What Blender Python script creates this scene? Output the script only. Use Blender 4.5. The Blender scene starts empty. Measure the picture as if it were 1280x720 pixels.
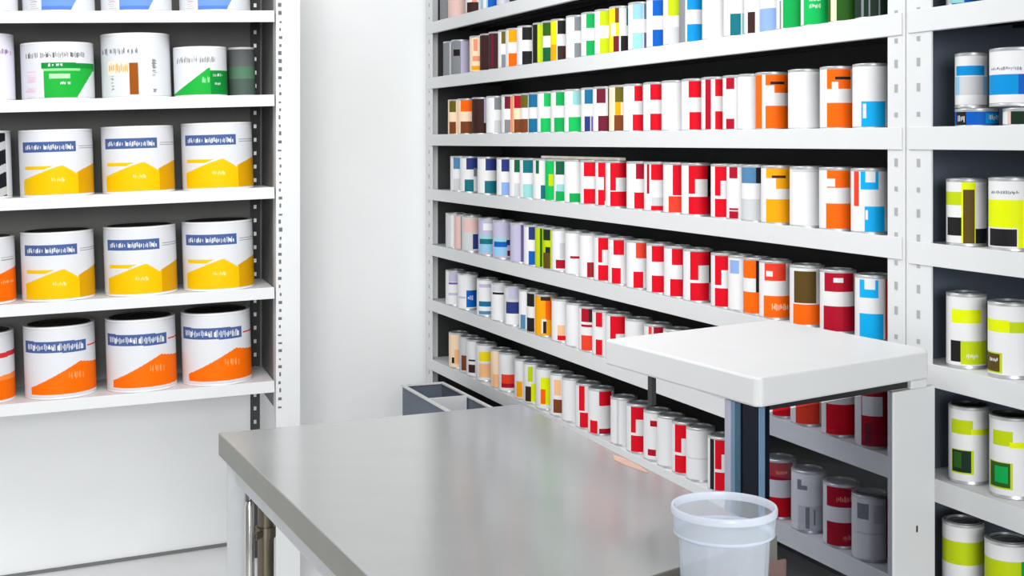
import bpy, bmesh, math, random
from mathutils import Vector, Matrix
random.seed(7)
C = bpy.context.scene.collection
PI = math.pi
F, CX, HY, CAMZ = 1650.0, 640.0, 177.0, 1.55     # focal length in pixels, centre column, horizon row, eye height

# ------------------------------------------------------------------ materials
def lin(c):
    return tuple((v/255/12.92 if v/255 <= .04045 else ((v/255+.055)/1.055)**2.4) for v in c)
def mat(name, rgb, rough=.5, metal=0., noise=0., scale=20., bump=0., spec=.5, stretch=None):
    m = bpy.data.materials.new(name); m.use_nodes = True
    nt = m.node_tree; b = nt.nodes['Principled BSDF']
    col = lin(rgb)
    b.inputs['Base Color'].default_value = (*col, 1)
    b.inputs['Roughness'].default_value = rough
    b.inputs['Metallic'].default_value = metal
    b.inputs['Specular IOR Level'].default_value = spec
    if noise or bump:
        tc = nt.nodes.new('ShaderNodeTexCoord'); mp = nt.nodes.new('ShaderNodeMapping')
        if stretch: mp.inputs['Scale'].default_value = stretch
        n = nt.nodes.new('ShaderNodeTexNoise'); n.inputs['Scale'].default_value = scale; n.inputs['Detail'].default_value = 5
        nt.links.new(tc.outputs['Object'], mp.inputs['Vector']); nt.links.new(mp.outputs['Vector'], n.inputs['Vector'])
        r = nt.nodes.new('ShaderNodeValToRGB')
        r.color_ramp.elements[0].position = .3; r.color_ramp.elements[1].position = .7
        r.color_ramp.elements[0].color = (*[max(0, c*(1-noise)) for c in col], 1)
        r.color_ramp.elements[1].color = (*[min(1, c*(1+noise)) for c in col], 1)
        nt.links.new(n.outputs['Fac'], r.inputs['Fac']); nt.links.new(r.outputs['Color'], b.inputs['Base Color'])
        if bump:
            bp = nt.nodes.new('ShaderNodeBump'); bp.inputs['Strength'].default_value = bump; bp.inputs['Distance'].default_value = .002
            nt.links.new(n.outputs['Fac'], bp.inputs['Height']); nt.links.new(bp.outputs['Normal'], b.inputs['Normal'])
    return m
M = {
 'wall':   mat('white_wall_paint', (246,248,248), .75, noise=.012, scale=4),
 'floor':  mat('pale_grey_floor', (240,241,241), .5, noise=.03, scale=6),
 'joint':  mat('grey_joint', (120,122,122), .7, noise=.05),
 'white':  mat('white_powder_coat', (223,225,226), .45, noise=.012, scale=9),
 'dark':   mat('charcoal_steel_and_shade', (52,53,54), .6, noise=.08, scale=12),  # dark steel parts, and rack backs and sides coloured to hold shade
 'shade':  mat('mid_grey_shelf_shade', (118,118,116), .6, noise=.05, scale=12),  # grey carries the shade behind the pails
 'black':  mat('black_shade_and_hole', (24,25,25), .6, noise=.08, scale=12),  # near-black in place of shade under shelves; also the screw hole
 'grey':   mat('grey_sheet_steel', (150,156,166), .5, noise=.05, scale=12),
 'hole':   mat('slot_hole_dark', (168,170,172), .8, noise=.03),
 'holedk': mat('slot_hole_black', (104,105,107), .8, noise=.03),
 'steel':  mat('brushed_bench_steel', (166,167,167), .15, .25, noise=.015, scale=5, stretch=(1,3,1)),
 'edge':   mat('bench_edge_steel', (138,138,130), .45, .3, noise=.04, scale=14),
 'tube':   mat('light_grey_tube', (196,199,202), .45, noise=.03),
 'chrome': mat('chrome', (215,213,208), .15, .95, noise=.02),
 'bronze': mat('dull_bronze_tube', (120,112,96), .3, .8, noise=.06),
 'tin':    mat('tin_plate', (205,207,208), .35, .6, noise=.03),
 'tinlid': mat('grey_tin_lid', (150,155,156), .4, .4, noise=.05),
 'darklid':mat('dark_pail_lid', (44,42,40), .45, noise=.08),
 'pail':   mat('white_pail_plastic', (240,240,240), .4, noise=.01),
 'blackp': mat('black_trim', (38,38,38), .5, noise=.05),
 'navy':   mat('navy_post', (7,11,28), .3, spec=.15, noise=.1),
 'teal':   mat('teal_reflection', (48,88,112), .3, noise=.08),
 'lav':    mat('lavender_reflection', (176,176,196), .35, noise=.03),
 'sky':    mat('pale_blue_reflection', (104,136,166), .3, noise=.05),
 'slate':  mat('slate_blue_steel', (98,108,122), .5, noise=.06, scale=9),
 'smear':  mat('tan_paint_smear', (214,176,154), .5, noise=.12, scale=30),
 'stick':  mat('pale_wood', (206,200,184), .6, noise=.08, scale=14, stretch=(1,9,1)),
 'brown':  mat('brown_wood', (112,86,80), .5, noise=.15, scale=10, stretch=(1,8,1)),
}
# printed labels: the ink colours sit on the faces of each label
pm = bpy.data.materials.new('printed_label'); pm.use_nodes = True
_b = pm.node_tree.nodes['Principled BSDF']; _b.inputs['Roughness'].default_value = .55; _b.inputs['Specular IOR Level'].default_value = .12
_a = pm.node_tree.nodes.new('ShaderNodeVertexColor'); _a.layer_name = 'print'
pm.node_tree.links.new(_a.outputs['Color'], _b.inputs['Base Color'])
M['print'] = pm
def clear(name, tint, gloss, milk=0., milkcol=(1,1,1), rough=.02):
    m = bpy.data.materials.new(name); m.use_nodes = True; nt = m.node_tree
    for n in list(nt.nodes): nt.nodes.remove(n)
    out = nt.nodes.new('ShaderNodeOutputMaterial'); tr = nt.nodes.new('ShaderNodeBsdfTransparent'); tr.inputs[0].default_value = (*tint, 1)
    cur = tr.outputs[0]
    if milk:
        df = nt.nodes.new('ShaderNodeBsdfDiffuse'); df.inputs[0].default_value = (*milkcol, 1)
        tl = nt.nodes.new('ShaderNodeBsdfTranslucent'); tl.inputs[0].default_value = (*milkcol, 1)
        mx0 = nt.nodes.new('ShaderNodeMixShader'); mx0.inputs[0].default_value = .5
        nt.links.new(df.outputs[0], mx0.inputs[1]); nt.links.new(tl.outputs[0], mx0.inputs[2])
        mx = nt.nodes.new('ShaderNodeMixShader'); mx.inputs[0].default_value = milk
        nt.links.new(cur, mx.inputs[1]); nt.links.new(mx0.outputs[0], mx.inputs[2]); cur = mx.outputs[0]
    gl = nt.nodes.new('ShaderNodeBsdfGlossy'); gl.inputs['Roughness'].default_value = rough
    fr = nt.nodes.new('ShaderNodeFresnel'); fr.inputs['IOR'].default_value = gloss
    ge = nt.nodes.new('ShaderNodeNewGeometry'); iv = nt.nodes.new('ShaderNodeMath'); iv.operation = 'SUBTRACT'; iv.inputs[0].default_value = 1
    mu = nt.nodes.new('ShaderNodeMath'); mu.operation = 'MULTIPLY'
    nt.links.new(ge.outputs['Backfacing'], iv.inputs[1]); nt.links.new(iv.outputs[0], mu.inputs[0]); nt.links.new(fr.outputs[0], mu.inputs[1])
    mx = nt.nodes.new('ShaderNodeMixShader'); nt.links.new(mu.outputs[0], mx.inputs[0])
    nt.links.new(cur, mx.inputs[1]); nt.links.new(gl.outputs[0], mx.inputs[2]); nt.links.new(mx.outputs[0], out.inputs[0])
    return m
M['glass'] = clear('smoked_glass', (.72,.73,.77), 1.35)
M['poly'] = clear('frosted_polypropylene', (.90,.93,.98), 1.3, .5, (.86,.93,1.0), .15)
M['polyrim'] = clear('frosted_thick_rim', (.92,.95,1.0), 1.3, .78, (.90,.94,1.0), .15)

# ------------------------------------------------------------------ helpers
def link(o, parent=None):
    C.objects.link(o)
    if parent: o.parent = parent
    return o
def obj(name, bm, mats, parent=None, smooth=False):
    me = bpy.data.meshes.new(name)
    bmesh.ops.recalc_face_normals(bm, faces=bm.faces[:])
    bm.to_mesh(me); bm.free()
    if not isinstance(mats, (list, tuple)): mats = [mats]
    for m in mats: me.materials.append(m)
    if smooth:
        for p in me.polygons: p.use_smooth = True
    return link(bpy.data.objects.new(name, me), parent)
def thing(name, label, cat, loc=(0,0,0), rz=0, group=None):
    o = link(bpy.data.objects.new(name, None)); o.empty_display_size = .05
    o.location = loc; o.rotation_euler = (0,0,rz)
    o['label'] = label; o['category'] = cat
    if group: o['group'] = group
    return o
def box(bm, x0, x1, y0, y1, z0, z1, mi=0, bev=0.):
    vs = [bm.verts.new(p) for p in ((x0,y0,z0),(x1,y0,z0),(x1,y1,z0),(x0,y1,z0),(x0,y0,z1),(x1,y0,z1),(x1,y1,z1),(x0,y1,z1))]
    fs = [bm.faces.new([vs[i] for i in q]) for q in ((3,2,1,0),(4,5,6,7),(0,1,5,4),(1,2,6,5),(2,3,7,6),(3,0,4,7))]
    for f in fs: f.material_index = mi
    if bev:
        es = list({e for f in fs for e in f.edges})
        bmesh.ops.bevel(bm, geom=es, offset=bev, segments=2, profile=.5, affect='EDGES')
def prism(bm, pts, z0, z1, mi=0, bev=0.):
    lo = [bm.verts.new((p[0],p[1],z0)) for p in pts]; hi = [bm.verts.new((p[0],p[1],z1)) for p in pts]
    n = len(pts); fs = [bm.faces.new(lo[::-1]), bm.faces.new(hi)]
    for i in range(n): fs.append(bm.faces.new((lo[i], lo[(i+1)%n], hi[(i+1)%n], hi[i])))
    for f in fs: f.material_index = mi
    if bev:
        es = list({e for f in fs for e in f.edges})
        bmesh.ops.bevel(bm, geom=es, offset=bev, segments=2, profile=.5, affect='EDGES')
def lathe(bm, prof, n=32, cx=0, cy=0, mod=None):
    rings = []
    for r, z in prof:
        if r < 1e-6: rings.append([bm.verts.new((cx,cy,z))]); continue
        ring = []
        for i in range(n):
            a = 2*PI*i/n; rr = r*(mod(a, z) if mod else 1)
            ring.append(bm.verts.new((cx+rr*math.cos(a), cy+rr*math.sin(a), z)))
        rings.append(ring)
    for a, b in zip(rings, rings[1:]):
        for i in range(n):
            j = (i+1) % n
            q = [a[0] if len(a)==1 else a[i], a[0] if len(a)==1 else a[j], b[0] if len(b)==1 else b[j], b[0] if len(b)==1 else b[i]]
            u = []
            for v in q:
                if v not in u: u.append(v)
            if len(u) > 2: bm.faces.new(u)
def sharp(o, ang=35):
    me = o.data
    for p in me.polygons: p.use_smooth = True
    me.set_sharp_from_angle(angle=math.radians(ang))
def ray(x, y): return Vector(((x-CX)/F, 1, (HY-y)/F))
def on_z(x, y, z):                       # where the sight line of a pixel meets height z
    d = ray(x, y); t = (z-CAMZ)/d.z
    return Vector((d.x*t, t, z))

# ------------------------------------------------------------------ directions of the room
K = 678/F
NR = math.hypot(1, K)
RX = Vector((K/NR, -1/NR)); QX = Vector((1/NR, K/NR))      # along the long rack (towards us) and into it
RACK_ROT = math.atan2(RX.y, RX.x)
C0 = .696*2.7                                              # front plane of the rack: X + K*Y = C0
def rack_Y(x, c=C0): return c/((x-CX)/F + K)
def rack_s(x, c=C0):
    Y = rack_Y(x, c); X = (x-CX)/F*Y
    return X*RX.x + Y*RX.y
ORG = QX*(C0/NR)                                           # rack origin on the front plane
def rackw(s, d): return ORG + RX*s + QX*d

# ------------------------------------------------------------------ room shell
def struct(name, bm, m):
    o = obj(name, bm, m); o['kind'] = 'structure'; return o
WQ = Vector((-.303*4.86, 4.86))                            # a point on the far wall
qn = Vector((1, .535)).normalized(); nn = Vector((qn.y, -qn.x))     # the far wall
def wallpt(t, d=0): return WQ + qn*t - nn*d
tR = 1.72
bm = bmesh.new(); a, b = wallpt(-4.5), wallpt(tR+.1); a2, b2 = wallpt(-4.5, .1), wallpt(tR+.1, .1)
prism(bm, [a, b, b2, a2], 0, 3.0); struct('wall_back', bm, M['wall'])
bm = bmesh.new(); p0 = ORG + QX*.40; sA = wallpt(tR).dot(RX) - .1
e0 = p0 + RX*sA; e1 = p0 + RX*2.0
prism(bm, [e0, e1, e1+QX*.1, e0+QX*.1], 0, 3.0); struct('wall_right', bm, M['wall'])
bm = bmesh.new(); box(bm, -5, 5, -3, 8, -.1, 0); struct('floor', bm, M['floor'])
bm = bmesh.new(); a, b = wallpt(-4.4, -.006), wallpt(tR-.62, -.006); a2, b2 = wallpt(-4.4), wallpt(tR-.62)
prism(bm, [a, b, b2, a2], 0, .012); struct('baseboard_back', bm, M['joint'])

# ------------------------------------------------------------------ tins and pails
PAL = dict(w=(231,231,232), r=(220,10,34), dr=(176,16,44), o=(250,104,8), a=(244,166,10), y=(242,222,20), lm=(190,210,20), yl=(226,240,10),
 g=(16,166,80), bg=(20,186,90), dg=(22,96,62), fg=(44,92,30), t=(22,112,124), aq=(150,208,206), lb=(146,196,226), b=(10,92,186), nb=(44,58,124),
 sb=(12,172,236), cb=(10,144,214), br=(122,66,36), db=(62,38,36), k=(34,32,34), gy=(132,136,140), lg=(204,206,208), pk=(226,192,184), lv=(190,186,212),
 sa=(242,150,122), cr=(250,222,190), ol=(104,96,30), mg=(112,30,52), sl=(84,132,172), vi=(112,92,160), pb=(140,172,226), kg=(28,48,38), or_=(236,66,44), pe=(248,190,140), tb=(30,110,150), ob=(92,72,30))
NAME = dict(w='white', r='red', dr='dark red', o='orange', a='amber', y='yellow', lm='lime', yl='bright yellow', g='green', bg='bright green', dg='dark green', fg='forest green',
 t='teal', aq='pale aqua', lb='light blue', b='blue', nb='navy', sb='sky blue', cb='bright blue', br='brown', db='dark brown', k='black', gy='grey', lg='light grey', pk='pinkish',
 lv='lavender', sa='salmon', cr='cream', ol='olive', mg='maroon', sl='steel blue', vi='violet', pb='pale blue', kg='blackish green', or_='orange-red', pe='peach', tb='petrol blue', ob='olive brown')
LIN = {k: lin(v) for k, v in PAL.items()}
LCOL = {}
def sleeve(name, r, z0, z1, ths, vs, colour, parent, n=24):
    """a printed label wrapped round a can; colour(theta, v) is asked per face"""
    T = sorted(set([round(2*PI*i/n, 5) for i in range(n)] + [round(t, 5) for t in ths if 0 <= t < 2*PI]))
    T2 = [T[0]]
    for t in T[1:]:
        if t - T2[-1] > 1e-4: T2.append(t)
    T = T2; V = sorted(set([0, 1] + [round(v, 4) for v in vs]))
    co, fa, fc = [], [], []
    for v in V:
        for t in T: co.append((-r*math.cos(t), -r*math.sin(t), z0 + (z1-z0)*v))
    nT = len(T)
    for j in range(len(V)-1):
        for i in range(nT):
            i2 = (i+1) % nT; tm = (T[i] + (T[i2] if i2 else 2*PI))/2
            fa.append((j*nT+i, j*nT+i2, (j+1)*nT+i2, (j+1)*nT+i)); fc.append(colour(tm, (V[j]+V[j+1])/2))
    me = bpy.data.meshes.new(name); me.from_pydata(co, [], fa)
    at = me.color_attributes.new('print', 'FLOAT_COLOR', 'CORNER')
    buf = []
    for c in fc: buf += [*c, 1.]*4
    at.data.foreach_set('color', buf)
    me.materials.append(M['print'])
    for p in me.polygons: p.use_smooth = True
    return link(bpy.data.objects.new(name, me), parent)
BODY = {}
def body_lid(r, h, root, lidmat='tinlid', bodymat='tin'):
    key = (round(r,4), round(h,4), lidmat, bodymat)
    if key not in BODY:
        bm = bmesh.new(); k = .0012
        lathe(bm, [(0,.002),(r*.9,.002),(r*.93,0),(r+k,0),(r+k,.004),(r,.006),(r,h-.007),(r+k,h-.005),(r+k,h-.001),(r+k*.3,h),(r*.90,h),(r*.90,h-.004),(0,h-.004)], 32)
        ob = obj('can_body', bm, M[bodymat], root); sharp(ob)
        bm = bmesh.new()
        lathe(bm, [(0,h-.0035),(r*.5,h-.0035),(r*.55,h-.002),(r*.62,h-.002),(r*.66,h-.0035),(r*.80,h-.0035),(r*.83,h+.0012),(r*.89,h+.0012),(r*.895,h-.0038)], 32)
        ol = obj('lid', bm, M[lidmat], root); sharp(ol)
        BODY[key] = (ob.data, ol.data)
    else:
        for nm, me in zip(('can_body','lid'), BODY[key]): link(bpy.data.objects.new(nm, me), root)
ORD = ['first','second','third','fourth','fifth','sixth','seventh','eighth','ninth','tenth','eleventh','twelfth','13th','14th','15th','16th','17th','18th','19th','20th',
 '21st','22nd','23rd','24th','25th','26th','27th','28th','29th','30th','31st','32nd']
def describe(base, pats):
    area = {}
    for x0, x1, v0, v1, c in pats: area[c] = area.get(c, 0) + (x1-x0)*(v1-v0)
    area.pop(base, None)
    top = [c for c in sorted(area, key=lambda c: -area[c])][:2]
    if not top: return ('plain ' if base in ('w','lg') else '') + NAME[base] + ' tin'
    return NAME[base] + ' tin with ' + ' and '.join(NAME[c] for c in top) + ' label'
def tin(px, dpx_r, h, Zbase, P, base, pats, label, group, cat='paint tin', lidmat='tinlid', name='paint_tin', wl=.006):
    """one tin whose axis stands at plan point P; the printed side is turned to the aisle"""
    r = dpx_r
    root = thing(name, label, cat, (P.x, P.y, Zbase), math.atan2(P.y, P.x) - PI/2, group)
    dist = P.length; xc = CX + F*P.x/P.y; hw = F*r*dist/P.y**2
    def th(x):
        u = (x-(xc-hw))/(2*hw); u = min(1, max(0, u)); return math.acos(1-2*u)
    ps = [(th(x0), th(x1), v0, v1, c) for x0, x1, v0, v1, c in pats]
    def colour(t, v):
        k = base
        for t0, t1, v0, v1, c in ps:
            if t0 <= t <= t1 and v0 <= v <= v1: k = c
        return LIN[k]
    body_lid(r, h, root, lidmat)
    sleeve('label', r+.0009, wl, h-wl, [q for p in ps for q in p[:2]], [q for p in ps for q in p[2:4]], colour, root)
    return root
def txt(x0, x1, v0, v1, c='w', n=None):
    """small irregular strokes: print too blurred in the photograph to read"""
    out = []; x = x0
    while x < x1-.6:
        w = random.uniform(.5, 1.3); a = random.uniform(0, .35)*(v1-v0); b = random.uniform(0, .35)*(v1-v0)
        out.append((x, min(x+w, x1), v0+a, v1-b, c)); x += w + random.uniform(.5, 1.2)
    return out
TOP, BOT = (.66,1.), (0.,.36)
def tb(x0, x1, ct, cb, xb0=None, xb1=None, t=.66, b=.36):
    o = []
    if ct: o.append((x0, x1, t, 1., ct))
    if cb: o.append((xb0 if xb0 is not None else x0, xb1 if xb1 is not None else x1, 0., b, cb))
    return o
def bracket(x0, x1, xc, c='r', lo=.36, up=.42, hi=.72):    # colour all over but for a white field on its right
    return [(x0, x1, up, 1., c), (xc, x1, up, hi, 'w'), (x0, x1, 0., lo, c)]
ROWS = {}  # some narrow black edge strips paint in the shaded gaps between tins
ROWS['top'] = [
 (552,'gy',[]),(562,'pk',[(575,582,0,1,'pk')]),(584,'w',[(584,598,0,.3,'db'),(590,596,.3,.6,'sa')]),(604,'lb',[(610,622,0,.7,'b'),(604,608,0,1,'w')]),(623,'lg',[(630,636,0,1,'lv')]),
 (637,'lg',[(637,648,0,.4,'k')]),(650,'w',[(655,664,0,.3,'b')])]
ROWS['A'] = [
 (556,'gy',[(562,575,0,1,'lg')]),(566,'gy',[(567,575,.55,.75,'k'),(576,590,0,1,'lv')]),(589,'cr',[(592,597,.6,.95,'sa'),(591,602,.3,.45,'sa'),(590,602,.04,.16,'a')]),(602,'db',[]),(613,'db',[(614,617,0,1,'mg')]),
 (624,'w',tb(627,632,'ol','gy')),(634,'w',tb(636,646,'a','o')),(649,'w',tb(653,665,'k','k')),(667,'k',[(672,680,0,1,'lm')]),(678,'w',[(678,690,0,1,'lm'),(679,690,.36,.66,'w')]+tb(679,690,'fg','dg')),
 (689,'y',[(689,696,0,.4,'a')]),(696,'w',tb(697,707,'k','db')),(710,'w',tb(718,727,'gy','gy')),(729,'w',tb(733,744,'g','g')),(746,'w',tb(750,762,'lm','lm')),
 (764,'y',[(764,770,.36,.66,'w'),(769,778,.66,1,'br'),(767,776,0,.36,'mg')]),(774,'w',[(776,787,0,.36,'k'),(783,789,.6,1,'t')]),(788,'w',tb(791,804,'lb','aq')+[(805,811,0,.36,'vi'),(805,809,.66,1,'sl')]),
 (811,'w',tb(816,830,'b','b')),(832,'w',[(835,850,.60,1,'lm'),(835,852,0,.36,'lg')]),(852,'gy',[(857,895,0,1,'w')]+tb(859,881,'cb','cb')),(881,'w',[(882,906,.8,1,'lb')]),
 (908,'w',[(913,926,0,.42,'t'),(927,933,0,.42,'aq')]),(931,'w',[(935,944,0,.4,'db')]),(948,'w',[(948,970,0,.42,'pb')]),(975,'w',[(979,1006,0,.52,'g'),(975,977,0,.5,'gy')]),
 (1005,'w',[(1005,1036,0,.55,'bg')]+txt(1012,1026,.28,.36)+txt(1012,1026,.40,.46)),(1039,'fg',[(1039,1046,0,1,'cr')]),(1073,'kg',[(1077,1080,0,1,'gy'),(1086,1088,0,1,'gy'),(1098,1100,0,1,'gy')])]
ROWS['B'] = [
 (562,'cr',tb(562,570,'ol','br')),(574,'cr',tb(576,590,'o','br')),(592,'db',[(605,609,.3,1,'lv')]),(610,'w',tb(618,627,'gy','lg')),(629,'w',tb(631,640,'mg','gy')+[(638,643,0,1,'sa')]),
 (641,'pe',[(643,652,.36,.66,'cr')]+tb(643,651,'dr','br')),(651,'w',tb(651,660,'ol','br')),(660,'w',tb(661,672,'tb','tb')),(674,'w',tb(680,690,'bg','bg',676)),(691,'w',tb(695,707,'g','g',693)),
 (708,'w',tb(716,727,'aq','bg',711,731)),(729,'w',tb(731,741,'tb','nb',731,738)+[(739,742,0,.36,'vi')]),(744,'w',tb(746,757,'mg','mg',748,762)+[(760,766,0,1,'k')]),
 (764,'cr',[(769,782,.66,1,'ol'),(769,776,.36,.66,'a'),(768,782,0,.36,'br')]),(782,'w',tb(793,803,'r','r',791,806)),(807,'w',tb(813,829,'r','r')),(830,'w',[(853,856,0,.5,'gy')]),
 (855,'w',tb(861,877,'r','r',862,879)),(880,'w',[(882,889,0,1,'dr')]+tb(894,904,'r','r')),(904,'w',[(908,918,.78,1,'dr'),(908,918,0,.2,'dr')]),(921,'w',[]),
 (948,'w',[(944,953,0,1,'o'),(957,987,.66,1,'o'),(957,968,.66,.8,'w'),(963,980,.82,.87,'k'),(957,988,0,.42,'o')]),(989,'w',[]),
 (1029,'w',[(1034,1063,.66,1,'o'),(1040,1048,.66,.78,'w'),(1044,1063,.82,.87,'k'),(1034,1066,0,.42,'o')]),(1070,'w',[(1077,1106,0,.42,'sb'),(1079,1083,.14,.38,'w')])]
ROWS['C'] = [
 (565,'w',tb(567,575,'sl','lg')),(577,'w',tb(583,598,'nb','t',581,592)+[(592,596,.45,.7,'gy')]),(599,'w',tb(607,622,'nb','t',606)),(623,'w',tb(627,637,'nb','pb')),(639,'w',tb(643,650,'dg','lg')),
 (652,'w',tb(654,666,'t','aq')),(669,'w',tb(670,674,'dg','w')+[(676,682,0,.36,'t')]),(682,'bg',[(686,692,.36,.66,'lm')]),(693,'w',tb(695,706,'dg','g',b=.24)+[(696,707,.24,.42,'aq')]),(708,'w',[(712,726,0,.22,'g')]),
 (728,'w',tb(730,744,'r','r')),(745,'w',tb(748,756,'r','r')+[(755,757,.1,1,'r')]),(758,'w',[(763,784,.66,1,'r'),(763,770,.36,.66,'r'),(763,784,0,.34,'r')]),(786,'w',tb(795,806,'dr','r',793,808)),
 (808,'w',[(809,812,.36,1,'dr')]+tb(814,831,'r','r',b=.1)+[(815,832,.1,.28,'lg')]),(832,'w',[(841,853,.36,1,'r'),(836,854,0,.34,'or_')]),(855,'w',bracket(861,884,869)+[(884,890,.36,1,'k'),(884,890,0,.36,'dr')]),
 (890,'w',bracket(894,908,901)),(909,'w',[(912,922,.78,1,'dr'),(912,923,0,.14,'dr'),(912,923,.16,.2,'dr')]),(924,'w',[(926,945,.70,1,'sl'),(945,953,.70,1,'k'),(926,950,0,.4,'lg')]),
 (955,'w',[(958,987,.62,1,'a'),(958,970,.62,.82,'w'),(965,982,.82,.87,'db'),(958,989,0,.43,'a')]),(991,'w',[(991,1028,.95,1,'lg')]),
 (1028,'w',[(1034,1062,.70,1,'o'),(1034,1044,.72,.86,'w'),(1033,1067,0,.43,'o')]),(1068,'w',[(1068,1074,.42,1,'or_'),(1076,1098,.70,1,'sb'),(1082,1094,.82,1,'w'),(1081,1105,0,.42,'sb'),(1082,1085,.2,.36,'w')])]
ROWS['D'] = [
 (559,'lg',[(564,570,0,1,'w')]),(570,'pk',[(576,579,0,1,'gy')]),(579,'lg',[(579,600,.55,.95,'pk'),(591,602,.05,.5,'nb')]),(600,'lv',[(604,620,.7,.9,'w'),(600,626,.45,.55,'aq'),(600,626,.3,.45,'t'),(600,626,.06,.3,'lb')]),
 (618,'lv',[(618,634,.45,.55,'aq'),(618,634,.3,.45,'b'),(618,634,.05,.3,'lb'),(633,642,.35,.5,'nb'),(634,641,.05,.2,'mg')]),(640,'lv',[(651,657,0,1,'vi')]),(657,'w',tb(661,669,'nb','b')),
 (669,'lm',[(675,678,0,1,'fg')]),(678,'lm',[(678,688,.72,1,'kg'),(678,688,0,.4,'ob'),(682,688,.4,.55,'kg')]),(689,'w',[(695,707,.05,.27,'dr'),(700,707,.3,.7,'lg')]),(709,'w',[(713,727,.38,.44,'dr')]),(727,'w',[(734,744,0,.36,'dr'),(738,740,0,.36,'br')]),
 (745,'w',bracket(748,761,753)),(763,'w',tb(767,780,'r','r',765,776)),(786,'w',tb(795,808,'or_','r',792,804)),(811,'w',tb(815,831,'r','r')),(833,'w',tb(840,853,'r','r',838,856)+[(853,857,.1,1,'mg')]),
 (857,'w',bracket(863,886,873)+[(886,891,.36,1,'k')]),(891,'w',bracket(894,910,902)),(911,'w',[(913,924,.7,.96,'pb')]),(926,'w',[(928,946,.66,1,'o'),(928,949,0,.40,'o'),(945,951,.4,1,'k')]),
 (952,'w',[(956,982,.68,1,'or_'),(958,966,.76,.86,'w'),(955,988,0,.40,'o')]+txt(965,985,.12,.26,'cr')),(991,'w',[(993,1020,.38,.95,'ob'),(992,1025,0,.36,'o')]),
 (1029,'w',[(1031,1066,.68,1,'dr'),(1042,1054,.84,.92,'w'),(1030,1070,0,.43,'dr')]),(1073,'w',[(1075,1098,.68,.98,'sb'),(1081,1094,.82,1,'w'),(1075,1104,0,.42,'sb'),(1106,1114,0,1,'or_')])]
ROWS['E'] = [
 (559,'w',[(561,580,.62,.68,'vi'),(561,582,.28,.36,'lv'),(561,580,.7,1,'lv')]),(574,'w',[(574,582,.3,.36,'lv'),(583,599,.04,.55,'b')]+txt(585,592,.25,.4)),(598,'w',[(599,614,.8,.9,'lv'),(599,614,.25,.4,'tb'),(599,614,.02,.12,'sl')]),(616,'w',[(616,630,.72,.78,'k'),(616,630,.8,1,'lg')]),
 (632,'lg',[(636,648,.7,1,'lv'),(633,649,.3,.62,'nb'),(633,649,0,.3,'w')]),(649,'w',[(651,657,0,.38,'sl')]),(657,'w',tb(659,668,'k','k')),(671,'a',[(676,688,.9,1,'db'),(682,690,.4,.9,'o'),(677,683,.05,.42,'w'),(679,683,.05,.36,'k')]),
 (692,'w',[(697,706,.12,.4,'pe'),(697,707,.02,.14,'r')]),(710,'w',[]),(726,'w',[(727,736,.68,1,'dr'),(736,742,.68,1,'db'),(727,742,.56,.62,'dr'),(727,742,0,.36,'or_')]),(743,'w',tb(745,753,'r','r')),
 (760,'w',[(763,781,.6,1,'r'),(763,770,.3,.6,'r'),(763,781,0,.25,'r')]),(784,'w',[]),(808,'w',[(811,815,0,1,'or_'),(817,830,.5,1,'dr'),(817,830,0,.3,'r')]),(832,'w',[(834,848,.7,1,'dr'),(834,848,0,.3,'r')]),
 (963,'w',[(966,990,0,.42,'r')]),(992,'w',[(995,1024,0,.42,'or_'),(995,1024,.7,1,'o'),(1024,1030,0,.42,'cr')]),(1031,'w',[(1033,1068,0,.52,'r'),(1033,1068,.75,1,'r')]),(1073,'w',[(1077,1113,0,1,'dr'),(1078,1103,.5,.82,'w'),(1081,1090,.04,.38,'mg')])]
ROWS['F'] = [
 (563,'cr',[(565,571,.12,.3,'k'),(568,576,.1,.55,'pe')]),(576,'lg',[(577,583,.05,.5,'br')]),(585,'w',[(586,594,.42,.47,'k'),(586,594,.08,.32,'db')]),(597,'w',[(599,619,.55,.82,'y'),(599,620,.08,.48,'pe')]),(615,'cr',[(616,626,.0,.35,'pe')]),(625,'w',[(627,645,.08,.45,'or_'),(627,645,.08,.2,'dr')]),
 (645,'w',[(646,653,.02,.45,'a')]),(656,'w',[(660,666,.55,.95,'lm'),(657,664,.02,.42,'db'),(664,671,.02,.5,'yl')]),(672,'w',[(676,689,.1,.8,'yl'),(676,682,.12,.5,'o')]),(690,'w',[(693,701,.5,.9,'pe'),(692,703,.06,.4,'br')]),(705,'w',[]),
 (722,'w',[(724,731,.4,1,'r'),(725,735,0,.36,'r')]),(738,'w',[(738,747,0,.3,'r'),(749,764,.66,1,'r'),(749,763,0,.12,'dr')]),(766,'w',[(771,774,0,1,'lg')]),(786,'w',bracket(789,806,795)),(807,'w',[(813,822,.72,.85,'dr'),(810,820,.08,.22,'dr')]),(824,'w',[]),
 (842,'w',bracket(844,860,852)),(860,'w',[(860,888,.42,.44,'lg')]),(888,'w',[(888,893,0,1,'k')]+bracket(894,908,902)),
 (957,'w',[(958,990,.68,1,'dr'),(958,988,0,.36,'r')]+txt(970,985,.78,.86,'sa')),(993,'w',[(997,1009,.72,.9,'gy'),(1002,1009,.80,.9,'w'),(998,1028,0,.44,'lg'),(1007,1012,.04,.42,'gy'),(1017,1019,.1,.38,'gy')]),
 (1033,'w',[(1034,1070,.66,1,'dr'),(1034,1070,0,.4,'dr')]+txt(1046,1064,.74,.86,'sa')+txt(1054,1066,.08,.2,'sa')),(1069,'w',[(1072,1086,.66,.92,'gy'),(1092,1104,.6,.9,'lg'),(1071,1104,.42,.44,'lg'),(1107,1114,0,1,'dr')])]
LIP = .045
OFF = dict(top=-137, A=-67, B=5, C=74, D=144, E=214, F=289, G=360)
YF = rack_Y(547)
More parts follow.
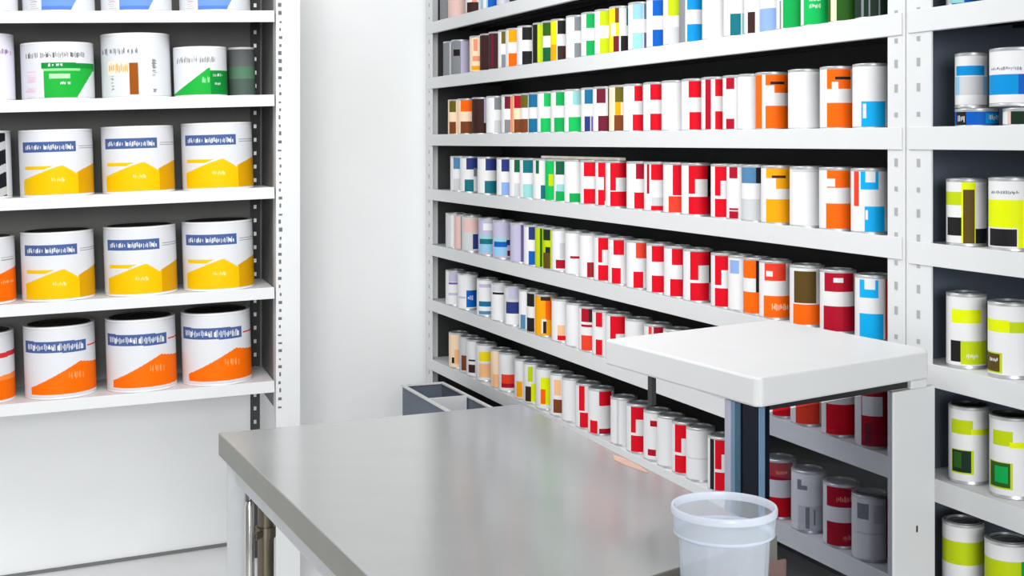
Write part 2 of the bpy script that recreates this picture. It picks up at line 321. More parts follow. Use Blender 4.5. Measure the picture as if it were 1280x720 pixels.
ZLIP = {k: CAMZ - v*YF/F for k, v in OFF.items()}            # bottom edge of each shelf lip
SHELFN = dict(top='topmost', A='second', B='third', C='fourth', D='fifth', E='sixth', F='lowest')
DIA, HT = .066, .139
INS = .040                                                   # tin axis behind the front plane
cR = C0 + INS*NR
sEND = rack_s(1110) - .006
for row, cans in ROWS.items():
    zb = ZLIP[row] + LIP - .0034
    merged = []
    for xl, base, pats in cans:
        Y = rack_Y(xl+8, cR); xc = xl + .5*DIA*F/Y
        for _ in range(3): Y = rack_Y(xc, cR); xc = xl + .5*DIA*F/Y
        s = rack_s(xc, cR)
        if merged and s - merged[-1]['s'] < DIA + .0032:
            need = merged[-1]['s'] + DIA + .0032
            if need - s < .016: s = need
            else:
                m_ = merged[-1]; m_['pats'] += [(xl, 9999, 0, 1, base)] + [p for p in pats]; continue
        merged.append(dict(s=s, base=base, pats=list(pats), xl=xl))
    for i, c in enumerate(merged):
        # width of the tin: as far as its neighbours allow
        lo = (c['s'] - merged[i-1]['s'])/2 if i else 1
        hi = (merged[i+1]['s'] - c['s'])/2 if i+1 < len(merged) else sEND - c['s']
        c['r'] = rr = max(DIA/2, min(.0385, lo-.0016, hi-.0016))
        P = rackw(c['s'], INS)
        xe = CX + F*P.x/P.y + rr*F*P.length/P.y**2
        pats = [(x0, min(x1, xe), v0, v1, k) for x0, x1, v0, v1, k in c['pats'] if x0 < xe]
        place = f"{ORD[i]} from left, long rack's {SHELFN[row]} shelf"
        if row in 'EF' and c['xl'] > 940:
            k = i - min(q for q, m_ in enumerate(merged) if m_['xl'] > 940)
            place = f"{ORD[k]} from left behind smoked glass, {SHELFN[row]} shelf"
        desc = describe(c['base'], pats)
        if 'glass' in place: desc = desc.replace(' label', '')
        c['obj'] = tin(None, rr, HT, zb, P, c['base'], pats, f"{desc}, {place}", f"tins on the long rack's {SHELFN[row]} shelf")

pa, pb_ = rackw(rack_s(684, cR), INS-.012), rackw(rack_s(780, cR), INS-.004)
mid = (pa+pb_)/2; dd = pb_-pa
stk = thing('stirring_stick', 'pale flat stick lying on top of the green and red tins', 'stick', (mid.x, mid.y, ZLIP['C']+LIP-.0034+HT+.0013), math.atan2(dd.y, dd.x))
bm = bmesh.new(); hl = dd.length/2; box(bm, -hl, hl, -.011, .011, 0, .009, 0, .002); obj('blade', bm, M['stick'], stk)
bm = bmesh.new(); box(bm, -hl*.62, -hl*.56, -.0115, .0115, .0092, .0102); obj('mark', bm, M['blackp'], stk)
# ------------------------------------------------------------------ the long rack and the bay beside it
def holes(bm, x, z0, z1, y=-.0012, w=.009, step=.05, mi=1):
    z = z0; k = 0
    while z < z1:
        h = .016 if k % 3 else .009
        box(bm, x-w/2, x+w/2, y, y+.002, z, z+h, mi); z += step; k += 1
def rack(name, label, s0, s1, zl, depth, postL, postR, side):
    w = s1-s0; o = rackw(s0, 0)
    root = thing(name, label, 'shelving', (o.x, o.y, 0), RACK_ROT)
    HT_ = 2.35
    for x0, x1 in ((0, postL), (w-postR, w)):
        bm = bmesh.new()
        box(bm, x0, x1, 0, .004, 0, HT_); 
        xs = x0 if x0 == 0 else x1-.004
        box(bm, xs, xs+.004, .004, .048, 0, HT_)
        holes(bm, (x0+x1)/2, .1, HT_-.05)
        obj('post', bm, [M['white'], M['hole']], root)
        bm = bmesh.new(); xi = .004 if x0 == 0 else w-.007
        box(bm, xi, xi+.003, .049, depth, 0, HT_); obj('side_panel', bm, M[side], root)
    bm = bmesh.new(); box(bm, 0, w, depth, depth+.004, 0, HT_); obj('shade_back_panel', bm, M['dark'], root)  # dark sheet puts the rack's inner shade into its colour
    for z in zl:
        bm = bmesh.new(); zt = z+LIP
        x0, x1 = .008, w-.008
        box(bm, x0, x1, -.003, -.0005, z, zt, 0, .0008); box(bm, x0, x1, -.0005, .012, z, z+.0025)
        box(bm, x0, x1, -.0005, depth-.002, zt-.006, zt-.004)
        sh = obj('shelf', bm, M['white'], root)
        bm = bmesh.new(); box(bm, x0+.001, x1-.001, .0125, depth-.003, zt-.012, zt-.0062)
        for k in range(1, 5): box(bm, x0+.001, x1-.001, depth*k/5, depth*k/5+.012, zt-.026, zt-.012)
        obj('underside_shade', bm, M['black'], sh)  # black pan paints the shade below the deck
    return root
sP = rack_s(1133)
rack('storage_rack', 'long white steel rack holding rows of small paint tins', rack_s(533), sP-.004, sorted(ZLIP.values()), .33, .07, sP-rack_s(1110)-.003, 'dark')  # dark side panels have the shadow of the interior coloured in
ZB2 = [CAMZ - v*YF/F for v in (-139, -67.5, 4.9, 75.7, 149, 218, 290, 360)]
rack('storage_rack', 'white steel rack bay at the right with lime and blue tins', sP, sP+1.0, ZB2, .33, rack_s(1164)-sP, .05, 'slate')

# tins in the right-hand bay
def bay(xl, wpx, hpx, lipi, dep, base, pats, label, zoff=0., lidmat='tinlid', group=None):
    c = C0 + dep*NR; Y = rack_Y(xl+wpx/2, c); r = wpx/2*Y/F*Y/math.hypot(Y, (xl+wpx/2-CX)/F*Y)
    xc = xl+wpx/2; s = rack_s(xc, c); P = rackw(s, dep)
    zb = ZB2[lipi]+LIP-.0034+zoff
    return tin(None, r, hpx*Y/F, zb, P, base, pats, label, group or 'tins in the right-hand rack bay', lidmat=lidmat)
bay(1183,38,70,1,.06,'b',[(1183,1190,0,1,'w'),(1188,1205,.05,.2,'aq')],'blue tin partly cut off by the picture top, left one in right bay')
bay(1226,40,70,1,.055,'w',[(1236,1280,0,1,'b'),(1226,1232,0,.4,'db')],'white and blue tin, right of the cut-off blue tin in right bay')
# the low tins and the two tins standing on them
lo1 = bay(1194,54,24,2,.055,'b',[(1196,1208,0,1,'k')]+txt(1198,1207,.2,.75)+[(1232,1250,.1,.9,'cb')]+txt(1236,1248,.3,.8),'low blue tin with white print, under the small white and blue tin')
lo2 = bay(1254,54,24,2,.055,'kg',[(1254,1260,0,1,'w'),(1260,1264,0,1,'pk')],'low dark green tin, under the large white and blue tin')
z_up = 24*rack_Y(1220, C0+.055*NR)/F + .0022
bay(1194,40,68,2,.062,'w',[(1196,1230,.60,.80,'cb'),(1195,1233,.20,.58,'lg'),(1195,1200,.2,.58,'lb'),(1228,1233,.2,.58,'lb')],'small white tin with blue and grey bands, on the low blue tin', z_up)
bay(1237,72,72,2,.062,'w',[(1230,1310,.16,.55,'cb'),(1273,1310,.16,.55,'b')]+txt(1240,1278,.62,.70,'nb'),'large white tin with broad blue band, on the low dark tin', z_up)
bay(1183,50,83,3,.058,'w',[(1183,1205,.62,.84,'lm'),(1185,1206,.12,.42,'k'),(1202,1222,.0,1,'yl'),(1204,1218,.0,.88,'ob'),(1219,1236,0,.24,'k'),(1219,1236,.24,1,'w')],'white tin with lime band and tall black stripe, right bay')
bay(1236,56,90,3,.060,'w',[(1236,1279,.3,.72,'yl'),(1272,1279,0,.72,'yl'),(1238,1271,.02,.28,'k')]+txt(1240,1274,.80,.86,'k'),'white tin with large bright yellow field over a black block')
bay(1183,50,92,4,.058,'w',[(1190,1226,.62,.82,'yl'),(1189,1201,.05,.36,'k'),(1201,1232,.02,.36,'lm')]+txt(1208,1222,.1,.18),'white tin with lime band above black and lime blocks, fourth shelf right bay')
bay(1235,56,93,4,.060,'w',[(1234,1262,.62,.80,'yl'),(1262,1290,.62,.78,'lm'),(1234,1253,.02,.32,'lm'),(1234,1250,.04,.30,'ob')]+txt(1238,1248,.18,.24),'white tin with lime band and one dark square, fourth shelf right bay')
bay(1186,50,95,5,.060,'w',[(1190,1216,.66,.86,'lm'),(1214,1236,.66,.74,'yl'),(1190,1217,.1,.44,'lm'),(1191,1214,.12,.43,'kg'),(1193,1202,.18,.4,'fg')],'white tin with dark lid, lime flag and black green square', lidmat='darklid')
bay(1237,56,100,5,.063,'w',[(1242,1266,.66,.86,'lm'),(1262,1285,.64,.72,'yl'),(1238,1266,.08,.44,'lm'),(1239,1263,.1,.43,'fg'),(1244,1260,.16,.38,'g')],'white tin with dark lid, lime flag and green square', lidmat='darklid')
bay(1178,52,96,6,.060,'w',[(1176,1232,.48,.80,'lm')],'white tin with lime band and grey lid, left on bottom shelf right bay')
bay(1231,58,98,6,.063,'w',[(1228,1276,.50,.80,'lm'),(1276,1290,.3,.8,'g')],'white tin with lime band and grey lid, right on bottom shelf right bay')

# ------------------------------------------------------------------ the shelving of large pails at the left
DL = Vector((5100, F)).normalized(); UROT = math.atan2(DL.y, DL.x); IN = Vector((-DL.y, DL.x))
YR = 4.60
OL = Vector(((345-CX)/F*YR, YR))
TILT = math.atan((174/F)/math.hypot(5100/F, 1))              # these shelves stand a little out of level
WU, DU = 1.30, .36
unit = thing('pail_rack', 'white slotted-angle shelving unit at left filled with large pails', 'shelving', (OL.x, OL.y, 0), UROT)
ZL = [CAMZ + (HY-y)/F*YR for y in (27.5, 132.5, 248, 373, 490)]
LH = .040
PW = 30*YR/F
for x0, x1, y in ((.0, PW, 0), (-WU-.05, -WU, 0)):
    bm = bmesh.new(); box(bm, x0, x1, 0, .003, 0, 2.3); box(bm, x0, x0+.003, .003, .045, 0, 2.3) if x0 == 0 else box(bm, x1-.003, x1, .003, .045, 0, 2.3)
    random.seed(3); z = .62
    while z < 2.2:
        hx = x0 + .014 + random.uniform(-.002,.002); w = random.choice((.006,.008,.012)); h = random.choice((.006,.010,.014))
        box(bm, hx-w/2, hx+w/2, -.001, .001, z, z+h, 1); z += .028
    obj('post', bm, [M['white'], M['holedk']], unit)
for x0 in (-.048, -WU-.0):
    bm = bmesh.new(); box(bm, x0, x0+.035, DU-.02, DU-.017, 0, 2.3)
    z = .5
    while z < 2.25: box(bm, x0+.012, x0+.022, DU-.0212, DU-.0195, z, z+.014, 1); z += .05
    obj('rear_post', bm, [M['dark'], M['tin']], unit)
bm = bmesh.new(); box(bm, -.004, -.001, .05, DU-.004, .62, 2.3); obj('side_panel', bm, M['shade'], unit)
bm = bmesh.new(); box(bm, -WU, -.002, DU, DU+.004, .66, 2.3); obj('shade_back_panel', bm, M['shade'], unit)  # grey sheet painted in for the shade behind the pails
for z in ZL:
    bm = bmesh.new()
    box(bm, -WU, -.005, -.003, 0, 0, LH, 0, .0008); box(bm, -WU, -.005, 0, DU-.024, LH-.005, LH-.003)
    sh = obj('shelf', bm, M['white'], unit); sh.location = (0, 0, z); sh.rotation_euler = (0, -TILT, 0)
    bm = bmesh.new(); box(bm, -WU+.001, -.006, .002, DU-.025, LH-.012, LH-.0052); obj('underside_shade', bm, M['black'], sh)  # black sheet stands in for shade beneath the shelf

def art(design):
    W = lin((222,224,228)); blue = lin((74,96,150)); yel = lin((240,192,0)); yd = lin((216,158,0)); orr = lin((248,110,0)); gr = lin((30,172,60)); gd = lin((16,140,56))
    rnd = random.Random(design)
    glyph = [(u, u+rnd.uniform(.006,.016), rnd.uniform(0,.3), rnd.uniform(.6,1)) for u in [x*.021 for x in range(48)]]
    def mark(u, v, u0, u1, v0, v1):
        if not (u0 < u < u1 and v0 < v < v1): return False
        uu = (u-u0)/(u1-u0); vv = (v-v0)/(v1-v0)
        return any(a < uu < b and c < vv < d for a, b, c, d in glyph)
    def logo(u, v, u0, u1, v0, v1, dv=0.):
        vv = v - dv*(u-u0)
        if u0 < u < u1 and v0 < vv < v1:
            return W if mark(u, vv, u0+.03, u1-.03, v0+.03, v1-.035) else blue
    def f(u, v):
        if design == 'yellow':
            c = logo(u, v, .06, .76, .68, .84)
            if c: return c
            if u > .80 and (.725 < v < .735 or .76 < v < .765): return lin((150,150,150))
            top = .46 - .5*abs(u-.58)**1.25 if u < .58 else .46 - .9*(u-.58)**1.1
            if u > .76: top = max(top, .34 + (u-.76)*.55)
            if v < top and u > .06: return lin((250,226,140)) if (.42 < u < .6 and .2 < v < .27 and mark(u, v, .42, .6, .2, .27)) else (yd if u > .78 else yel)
            if .08 < u < .45 and .40 < v < .46 and v > .25+.45*u: return yel
            return W
        if design == 'orange':
            c = logo(u, v, .04, .86, .66, .83, -.02)
            if c: return c
            top = .14 + .53*max(0, u-.1) if u < .78 else .50 - .25*(u-.78)
            if u > .1 and .03 < v < top: return lin((250,160,90)) if mark(u, v, .62, .82, .24, .36) else orr
            if u > .88 and .70 < v < .72: return lin((230,70,40))
            return W
        if design == 'leaf':
            if mark(u, v, .08, .86, .74, .86): return lin((110,110,110))
            if .06 < u < .22 and v < .5 and mark(v, u, 0, .5, .06, .22): return lin((224,196,214))
            if .28 < u < .99 and .54 < v < .66-.04*abs(u-.5): return W if mark(u, v, .36, .56, .58, .64) else gd
            if .30 < u < .99 and .50 < v < .54: return lin((150,220,150)) if u < .8 else gr
            if u > .31 and v < .5 and u < .75+.45*v: return lin((180,235,180)) if (.38 < u < .66 and .36 < v < .44) else (W if mark(u, v, .52, .66, .24, .30) else gr)
            return W
        if design == 'strip':
            if mark(u, v, .03, .54, .68, .80): return lin((130,132,140))
            if .40 < u < .53 and .02 < v < .55: return lin((150,78,8))
            if .10 < u < .40 and .36 < v < .58: return lin((236,170,90)) if mark(u, v, .12, .38, .38, .56) else lin((250,236,214))
            if .72 < u < .79 and .06 < v < .6 and mark(v, u, .06, .6, .72, .79): return lin((140,140,140))
            if .14 < u < .18 and .1 < v < .34 and mark(v, u, .1, .34, .14, .18): return lin((170,150,140))
            return W
        if design == 'green':
            if mark(u, v, .06, .78, .68, .84): return lin((120,120,124))
            if u > .68 and v < .52: return W if (mark(u, v, .74, .9, .38, .46) or mark(u, v, .74, .86, .2, .26)) else gd
            if v < .02 + .86*u and v < .58 and u <= .68: return lin((150,225,165)) if mark(u, v, .52, .66, .24, .40) else gr
            return W
        if design == 'blue':
            if .26 < u < .26+.40+.5*v and v < .7 and u < .86: return lin((110,150,226)) if v > .06 else lin((86,128,214))
            if .10 < u < .24 and v < .4 and mark(v, u, 0, .4, .1, .24): return lin((200,180,180))
            return W
        if design == 'zigzag':
            if u > .92: return W
            k = (v - .42*u) % .36
            return lin((196,198,202)) if k < .13 or (u < .78 and v > .74) else lin((26,28,36))
        if design == 'violet':
            if mark(u, v, .2, .95, .70, .80): return lin((150,120,170))
            if .5 < u < .74 and v < .62 and mark(v, u, 0, .62, .5, .74): return lin((150,40,100)) if v < .4 else lin((70,50,120))
            return lin((232,230,242))
        if design == 'side':
            if .8 < u < .97 and (.66 < v < .68 or .7 < v < .71): return lin((170,170,170))
            if u < .74 and .62 < v < .8: return W if mark(u, v, .2, .7, .65, .77) else lin((70,100,120))
            if v < .12 + .42*u: return lin((250,170,110)) if mark(u, v, .78, .96, .28, .34) else orr
            return W
        if design == 'redband':
            if .62 < v - .1*max(0, u-.6) < .70: return lin((214,50,56))
            if v < .36 + .1*max(0, u-.7): return lin((250,140,60)) if .3 < v else orr
            return W
        if design == 'darkgrey':
            if v < .62 and v > .36: return lin((92,132,104))
            return lin((104,108,108)) if v >= .62 else lin((84,100,92))
        return W
    return f
DES = {}
def pail(px, wpx, hpx, row, design, label, lidmat='darklid', group=None, dep=None):
    d = (wpx*4.4/F/2 + .012) if dep is None else dep
    # plan point at pixel column px on a line d behind the front plane
    o = OL + IN*d; k = (px-CX)/F
    t = (k*o.y - o.x)/(DL.x - k*DL.y)
    P = o + DL*t; r = wpx/2*P.y/F*P.y/P.length; h = hpx*P.y/F
    zb = ZL[row] + (LH-.003)/math.cos(TILT) + t*math.tan(TILT) + d*0 + .0012
    root = thing('paint_pail', label, 'paint pail', (P.x, P.y, zb), math.atan2(P.y, P.x)-PI/2, group)
    root.rotation_euler = (Matrix.Rotation(UROT,3,'Z') @ Matrix.Rotation(-TILT,3,'Y') @ Matrix.Rotation(math.atan2(P.y,P.x)-PI/2-UROT,3,'Z')).to_euler()
    body_lid(r, h, root, lidmat, 'pail')
    key = (design, round(r,4), round(h,4))
    if key not in DES:
        N = 110; f = art(design)
        ths = [math.acos(1-2*i/N) for i in range(N+1)]
        vs = [i/90 for i in range(91)]
        W = LIN['w'] if design not in ('zigzag','violet','darkgrey') else f(.97,.5)
        def col(t, v): return f((1-math.cos(t))/2, v) if t < PI else W
        DES[key] = sleeve('label', r+.0011, .008, h-.008, ths, vs, col, root, 32).data
    else: link(bpy.data.objects.new('label', DES[key]), root)
    return root
G = 'large pails on the left shelving'
for px, w, n in ((-20,86,'leftmost'),(74,90,'second from left'),(171,88,'third from left'),(269,88,'rightmost')):
    pail(px, w, 84, 0, 'blue', f'white pail with blue label cut off by picture top, {n} on its shelf', group=G)
pail(-25,90,84,1,'violet','pale pail with violet print at picture edge, second left shelf', group=G)
pail(73.5,91,71,1,'leaf','white pail with green cup-shaped label, left on second left shelf', group=G)
pail(171.5,86,80,1,'strip','white pail with tall brown strip, between two green-labelled pails', group=G)
pail(251.5,66,62,1,'green','small white pail with rising green field, beside the brown-strip pail', group=G)
pail(303,33,62,1,'darkgrey','slim dark grey can with green band, at right end of second left shelf', group=G, dep=.20)
pail(-30,92,84,2,'zigzag','black pail with grey diagonal stripes at picture edge', group=G)
for i, (px, w, h) in enumerate(((72,92,83),(174,90,82),(273,88,81))):
    pail(px, w, 82, 2, 'yellow', f'white pail with yellow wave label, {("left","middle","right")[i]} of three on third left shelf', group=G)
pail(-25,92,82,3,'side','white pail with orange corner at picture edge, left of yellow pails', group=G)
for i, (px, w, h) in enumerate(((74,91,85),(177,90,84),(274,88,83))):
    pail(px, w, 84, 3, 'yellow', f'white pail with yellow wave label, {("left","middle","right")[i]} of three on fourth left shelf', group=G)
pail(-25,90,86,4,'redband','white pail with red stripe and orange base at picture edge', group=G)
for i, (px, w, h) in enumerate(((76.5,89,88),(178,87,90),(272,86,88))):
    pail(px, w, 88, 4, 'orange', f'white pail with orange sloping field, {("left","middle","right")[i]} of three on bottom left shelf', group=G)

# ------------------------------------------------------------------ the steel workbench
ZT = CAMZ - .62
LB, RB, RN = on_z(273,541,ZT), on_z(652,505,ZT), on_z(972,669,ZT)
# near left corner: on the left edge, beyond the bottom of the picture
ln = on_z(548,805,ZT); LN = ln
quad = [LB, LN, RN, RB]
bench = thing('workbench', 'grey steel workbench with wide bare top in front of the racks', 'workbench', ((LB.x+RN.x)/2, (LB.y+RN.y)/2, 0))
bo = Vector((bench.location.x, bench.location.y))
def bl(p): return (p[0]-bo.x, p[1]-bo.y)
bm = bmesh.new(); prism(bm, [bl(p) for p in quad], ZT-.048, ZT, 0, .0025)
bmesh.ops.recalc_face_normals(bm, faces=bm.faces[:])
for f in bm.faces: f.material_index = 0 if f.normal.z > .5 else 1
obj('top', bm, [M['steel'], M['edge']], bench)
def lerp(a, b, t): return a + (b-a)*t
def inq(u, v):                                              # u along left->right, v back->front
    return lerp(lerp(LB, RB, u), lerp(LN, RN, u), v)
for u, v in ((.045,.035),(.045,.94),(.955,.035),(.955,.94)):
    p = inq(u, v); x, y = bl(p); bm = bmesh.new(); box(bm, x-.02, x+.02, y-.02, y+.02, 0, ZT-.0485, 0, .003); obj('leg', bm, M['tube'], bench)
sm = [bl(on_z(x_, y_, ZT)) for x_, y_ in ((766,569),(780,573),(800,583),(812,592),(800,588),(782,582),(768,575))]
bm = bmesh.new(); prism(bm, sm, ZT+.0002, ZT+.0008); obj('paint_smear', bm, M['smear'], bench)
def bar(bm, a, b, w, z0, z1):
    a = Vector(a[:2]); b = Vector(b[:2]); d = (b-a).normalized(); n = Vector((-d.y, d.x))*w/2
    prism(bm, [a-n, b-n, b+n, a+n], z0, z1, 0, .002)
for A_, B_ in (((.045,.07),(.045,.90)),((.955,.07),(.955,.90)),((.08,.035),(.92,.035)),((.08,.94),(.92,.94))):
    bm = bmesh.new(); bar(bm, bl(inq(*A_)), bl(inq(*B_)), .03, ZT-.088, ZT-.0485); obj('rail', bm, M['tube'], bench)
p = on_z(312, 617, .80); pp = lerp(LB, LN, .0)
def at(px, Y): return ((px-CX)/F*Y, Y)
x, y = bl(at(312, 2.68)); bm = bmesh.new()
lathe(bm, [(0,.0),(.016,.0),(.016,.02),(.010,.03),(.010,.34),(.0085,.35),(.0085,.36),(.010,.37),(.010,.81),(.007,.82),(0,.82)], 20, x, y); sharp(obj('pole', bm, M['chrome'], bench))
x2, y2 = bl(at(332, 2.74)); bm = bmesh.new()
lathe(bm, [(0,.0),(.017,.0),(.017,.842),(0,.842)], 20, x2, y2); sharp(obj('pole', bm, M['bronze'], bench))
bm = bmesh.new(); lathe(bm, [(.0175,.73),(.021,.73),(.021,.752),(.0175,.752),(.0175,.73)], 20, x2, y2)
d_ = Vector((x-x2, y-y2)); bar(bm, (x2+d_.x*.38, y2+d_.y*.38), (x2+d_.x*.75, y2+d_.y*.75), .014, .735, .747); obj('clamp', bm, M['bronze'], bench)

# brown topped table on which the tub stands
ZBt = ZT - .004
q = [on_z(780,737,ZBt), on_z(983,697,ZBt)]
dv = Vector((q[1].x-q[0].x, q[1].y-q[0].y)).normalized(); nv = Vector((dv.y, -dv.x))
e = [Vector(q[0][:2]), Vector(q[1][:2])]; e += [e[1]*.76, e[0]*.76]
ctr = (e[0]+e[2])/2
tab = thing('side_table', 'brown-topped side table under the clear plastic tub', 'table', (ctr.x, ctr.y, 0))
bm = bmesh.new(); prism(bm, [p-ctr for p in e], ZBt-.03, ZBt, 0, .003); obj('table_top', bm, M['brown'], tab)
for p in e:
    c_ = (p-ctr)*.86; bm = bmesh.new(); box(bm, c_.x-.015, c_.x+.015, c_.y-.015, c_.y+.015, 0, ZBt-.0302, 0, .002); obj('leg', bm, M['blackp'], tab)

# clear plastic tub
TY = 1.74
TX = (905-CX)/F*TY
th_ = CAMZ - (632-HY)/F*TY - ZBt
R = 66*TY/F
tub = thing('plastic_tub', 'clear frosted plastic tub standing open at the bench corner', 'tub', (TX, TY, ZBt+.0005))
bm = bmesh.new()
ck = .036
rib = lambda a, z: 1 + (.03*max(0, math.cos(a*9))**3 if .003 < z < th_-ck-.004 else 0)
lathe(bm, [(0,.003),(R*.76,.003),(R*.78,0),(R*.80,.004),(R*.83,th_*.45),(R*.86,th_-ck-.006),(R*.875,th_-ck),(R*.94,th_-ck+.002),(R*.985,th_-.010)], 120, mod=rib)
o = obj('tub_wall', bm, M['poly'], tub); sharp(o, 50)
bm = bmesh.new()
lathe(bm, [(R*.985,th_-.010),(R*1.0,th_-.009),(R*1.005,th_-.002),(R*.99,th_),(R*.95,th_),(R*.935,th_-.003),(R*.94,th_-.010),(R*.985,th_-.010)], 72)
sharp(obj('rim', bm, M['polyrim'], tub))
bm = bmesh.new(); lathe(bm, [(R*.868,th_-ck-.002),(R*.885,th_-ck-.003),(R*.955,th_-ck+.0008),(R*.95,th_-ck+.004),(R*.868,th_-ck-.002)], 72); sharp(obj('step_ring', bm, M['polyrim'], tub))

# ------------------------------------------------------------------ white stand with smoked glass
D_ = .393; ZS = CAMZ - D_
L_, Fr, Rt = [on_z(x, y, ZS) for x, y in ((757,424),(947,473),(1172,438))]
L2, F2, R2 = [Vector(p[:2]) for p in (L_, Fr, Rt)]
B2 = L2 + (R2-F2)
ctr = (L2+R2)/2
st = thing('display_stand', 'white-topped stand with smoked glass side before the long rack', 'stand', (ctr.x, ctr.y, 0))
ul = (L2-F2).normalized(); ur = (R2-F2).normalized()
def lc(p): return p-ctr
bm = bmesh.new(); ch = .018
prism(bm, [lc(p) for p in (L2+(-ul)*0, F2+ul*ch*.6, F2+ur*ch*.6, R2-ur*.03, R2+ul*.03+ur*0, B2, )], ZS-.050, ZS, 0, .004)
obj('stand_top', bm, M['white'], st)
bm = bmesh.new()
ins = .012
prism(bm, [lc(F2+ul*.03+ur*ins), lc(R2-ur*.077+ul*ins), lc(R2-ur*.077+ul*(ins+.012)), lc(F2+ul*.03+ur*(ins+.012))], ZS-.064, ZS-.0502); 
obj('trim_strip', bm, M['blackp'], st)
def tpx(A_, u, px):                                          # distance along A+u*t that falls on picture column px
    k = (px-CX)/F; return (k*A_.y - A_.x)/(u.x - k*u.y)
base = F2 + (ul+ur)*.008
ta = tpx(base, ul, 908); tb_ = tpx(base, ur, 962); t1, t2 = tpx(base, ur, 1117), tpx(base, ur, 1169)
# corner post; its reflections are painted as coloured vertical strips
strips = [('navy', 0., .30), ('navy', .30, .62), ('teal', .62, .85), ('lav', .85, 1.)]
bm = bmesh.new()
prism(bm, [lc(p) for p in (base, base+ur*tb_, base+ur*tb_+ul*.012, base+(ul+ur)*.012, base+ur*.012+ul*ta, base+ul*ta)], 0, ZS-.0505)
obj('corner_post', bm, M['navy'], st)
nl = Vector((ul.y, -ul.x)); nl = nl if nl.dot(ur) < 0 else -nl
nr = Vector((ur.y, -ur.x)); nr = nr if nr.dot(ul) < 0 else -nr
def strip(name, m, u, n, a, b, th=.004):
    bm = bmesh.new(); p, q_ = base+u*a, base+u*b
    prism(bm, [lc(v) for v in (p+n*.0003, q_+n*.0003, q_+n*th, p+n*th)], 0, ZS-.051, 0, .0008); obj(name, bm, m, st)
strip('reflection_strip', M['lav'], ul, nl, ta*.80, ta)
strip('reflection_strip', M['sky'], ul, nl, ta*.68, ta*.79)
strip('reflection_strip', M['teal'], ul, nl, ta*.52, ta*.67, .003)
strip('reflection_strip', M['sky'], ur, nr, tb_*.02, tb_*.5, .003)
bm = bmesh.new()
prism(bm, [lc(p) for p in (base+ur*t1, base+ur*t2, base+ur*t2+ul*.014, base+ur*t1+ul*.014)], 0, ZS-.067, 0, .002); 
h = base+ur*(t1*.45+t2*.55)
obj('leg', bm, M['white'], st)
bm = bmesh.new(); zc = CAMZ - (661-HY)/F*h.y
prism(bm, [lc(p) for p in (h+nr*.0005-ur*.002, h+nr*.0005+ur*.002, h+nr*.001+ur*.002, h+nr*.001-ur*.002)], zc-.006, zc+.006); obj('screw_hole', bm, M['black'], st)
bm = bmesh.new()
prism(bm, [lc(p) for p in (base+ur*(tb_+.0005)+ul*.004, base+ur*(t1-.0005)+ul*.004, base+ur*(t1-.0005)+ul*.008, base+ur*(tb_+.0005)+ul*.008)], .1, ZS-.0645); obj('glass_panel', bm, M['glass'], st)
bm = bmesh.new()
prism(bm, [lc(p) for p in (R2-ur*.075+ul*.004, R2-ur*.031+ul*.002, R2+ul*.034, R2+ul*.10-ur*.004, R2-ur*.075+ul*.10)], ZS-.066, ZS-.0503, 0, .002); obj('end_cap', bm, M['white'], st)
bs = F2 + ur*.006; tk = tpx(bs, ul, 812); bm = bmesh.new()
prism(bm, [lc(p) for p in (bs+ul*(tk-.007), bs+ul*(tk+.007), bs+ul*(tk+.007)+ur*.012, bs+ul*(tk-.007)+ur*.012)], ZS-.105, ZS-.0502, 0, .001); obj('bracket', bm, M['dark'], st)

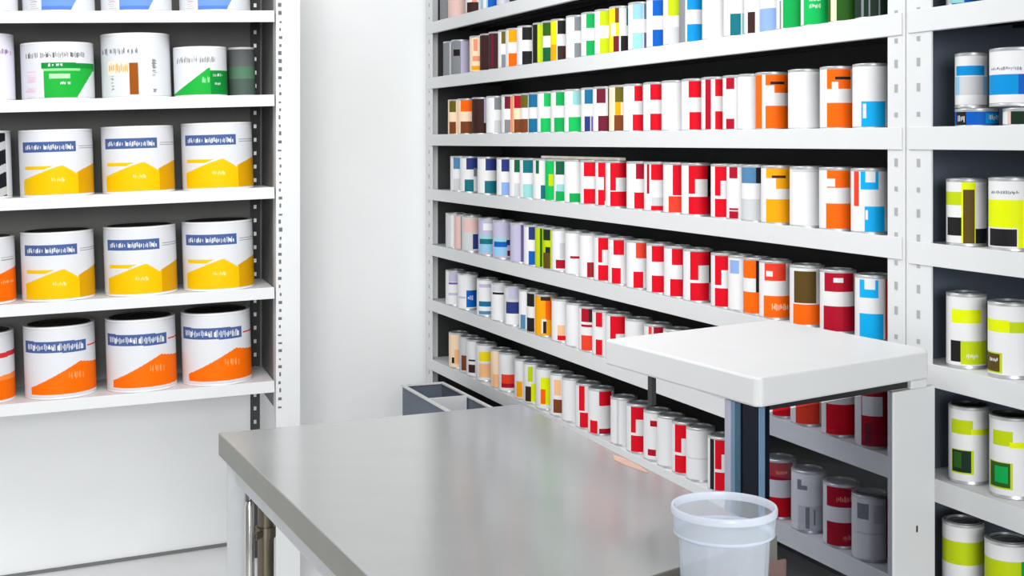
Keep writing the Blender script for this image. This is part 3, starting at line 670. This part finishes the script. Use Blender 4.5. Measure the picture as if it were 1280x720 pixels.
# ------------------------------------------------------------------ slim divided bin between bench and rack
ZR = .634
cl, cr_ = 1.62, 1.79
def cs(c, Y): return Vector((c-K*Y, Y))
Yb = .916*F/306
sB = cs(cl, Yb).dot(RX); qa = cl/NR; qb = cr_/NR
o = RX*sB + QX*qa
W_ = qb-qa; Ln = .78
binr = thing('parts_bin', 'slim grey metal bin with divided open top between bench and rack', 'bin', (o.x, o.y, 0), RACK_ROT)
bm = bmesh.new(); t_ = .003
box(bm, 0, Ln, 0, t_, 0, ZR); box(bm, 0, Ln, W_-t_, W_, 0, ZR); box(bm, 0, t_, t_, W_-t_, 0, ZR); box(bm, Ln-t_, Ln, t_, W_-t_, 0, ZR); box(bm, t_, Ln-t_, t_, W_-t_, ZR-.10, ZR-.097)
obj('bin_body', bm, M['slate'], binr)
bm = bmesh.new(); k_ = .005
box(bm, -k_, Ln+k_, -k_, t_+k_, ZR+.0002, ZR+.006); box(bm, -k_, Ln+k_, W_-t_-k_, W_+k_, ZR+.0002, ZR+.006); box(bm, -k_, t_+k_, t_+k_, W_-t_-k_, ZR+.0002, ZR+.006)
obj('bin_rim', bm, M['white'], binr)
for xx in (.28, .53):
    bm = bmesh.new(); box(bm, xx, xx+.008, t_+k_+.0002, W_-t_-k_-.0002, ZR-.096, ZR+.006); obj('divider', bm, M['white'], binr)

# ------------------------------------------------------------------ light, camera
w = bpy.data.worlds.new('World'); bpy.context.scene.world = w; w.use_nodes = True
bg = w.node_tree.nodes['Background']; bg.inputs[0].default_value = (.97,.985,1,1); bg.inputs[1].default_value = .33
def area(name, loc, target, sx, sy, power):
    l = bpy.data.lights.new(name, 'AREA'); l.shape = 'RECTANGLE'; l.size = sx; l.size_y = sy; l.energy = power
    o = link(bpy.data.objects.new(name, l)); o.location = loc
    o.rotation_euler = (Vector(target)-Vector(loc)).to_track_quat('-Z', 'Y').to_euler()
    return o
area('front_fill_light', (1.0, -9.0, 3.0), (-.3, 4.6, 1.4), 5.0, 4.0, 880)  # added fill light behind the camera, evens out the far wall
area('ceiling_lamp', (-.7, 2.9, 2.95), (-.6, 3.5, 0), 1.8, 1.4, 58)
area('ceiling_lamp', (-.3, .6, 2.95), (-.1, 1.4, .4), 1.6, 1.2, 18)
cam = bpy.data.cameras.new('Camera'); co = link(bpy.data.objects.new('Camera', cam))
co.location = (0, 0, CAMZ); co.rotation_euler = (PI/2, 0, 0)
cam.sensor_width = 36; cam.lens = F/1280*36; cam.shift_y = -(360-HY)/1280; cam.clip_start = .02
sc = bpy.context.scene; sc.camera = co
sc.view_settings.view_transform = 'Standard'; sc.view_settings.look = 'None'
sc.view_settings.exposure = -.25; sc.view_settings.gamma = 1; sc.view_settings.use_curve_mapping = False
sc.cycles.max_bounces = 10; sc.cycles.transparent_max_bounces = 16
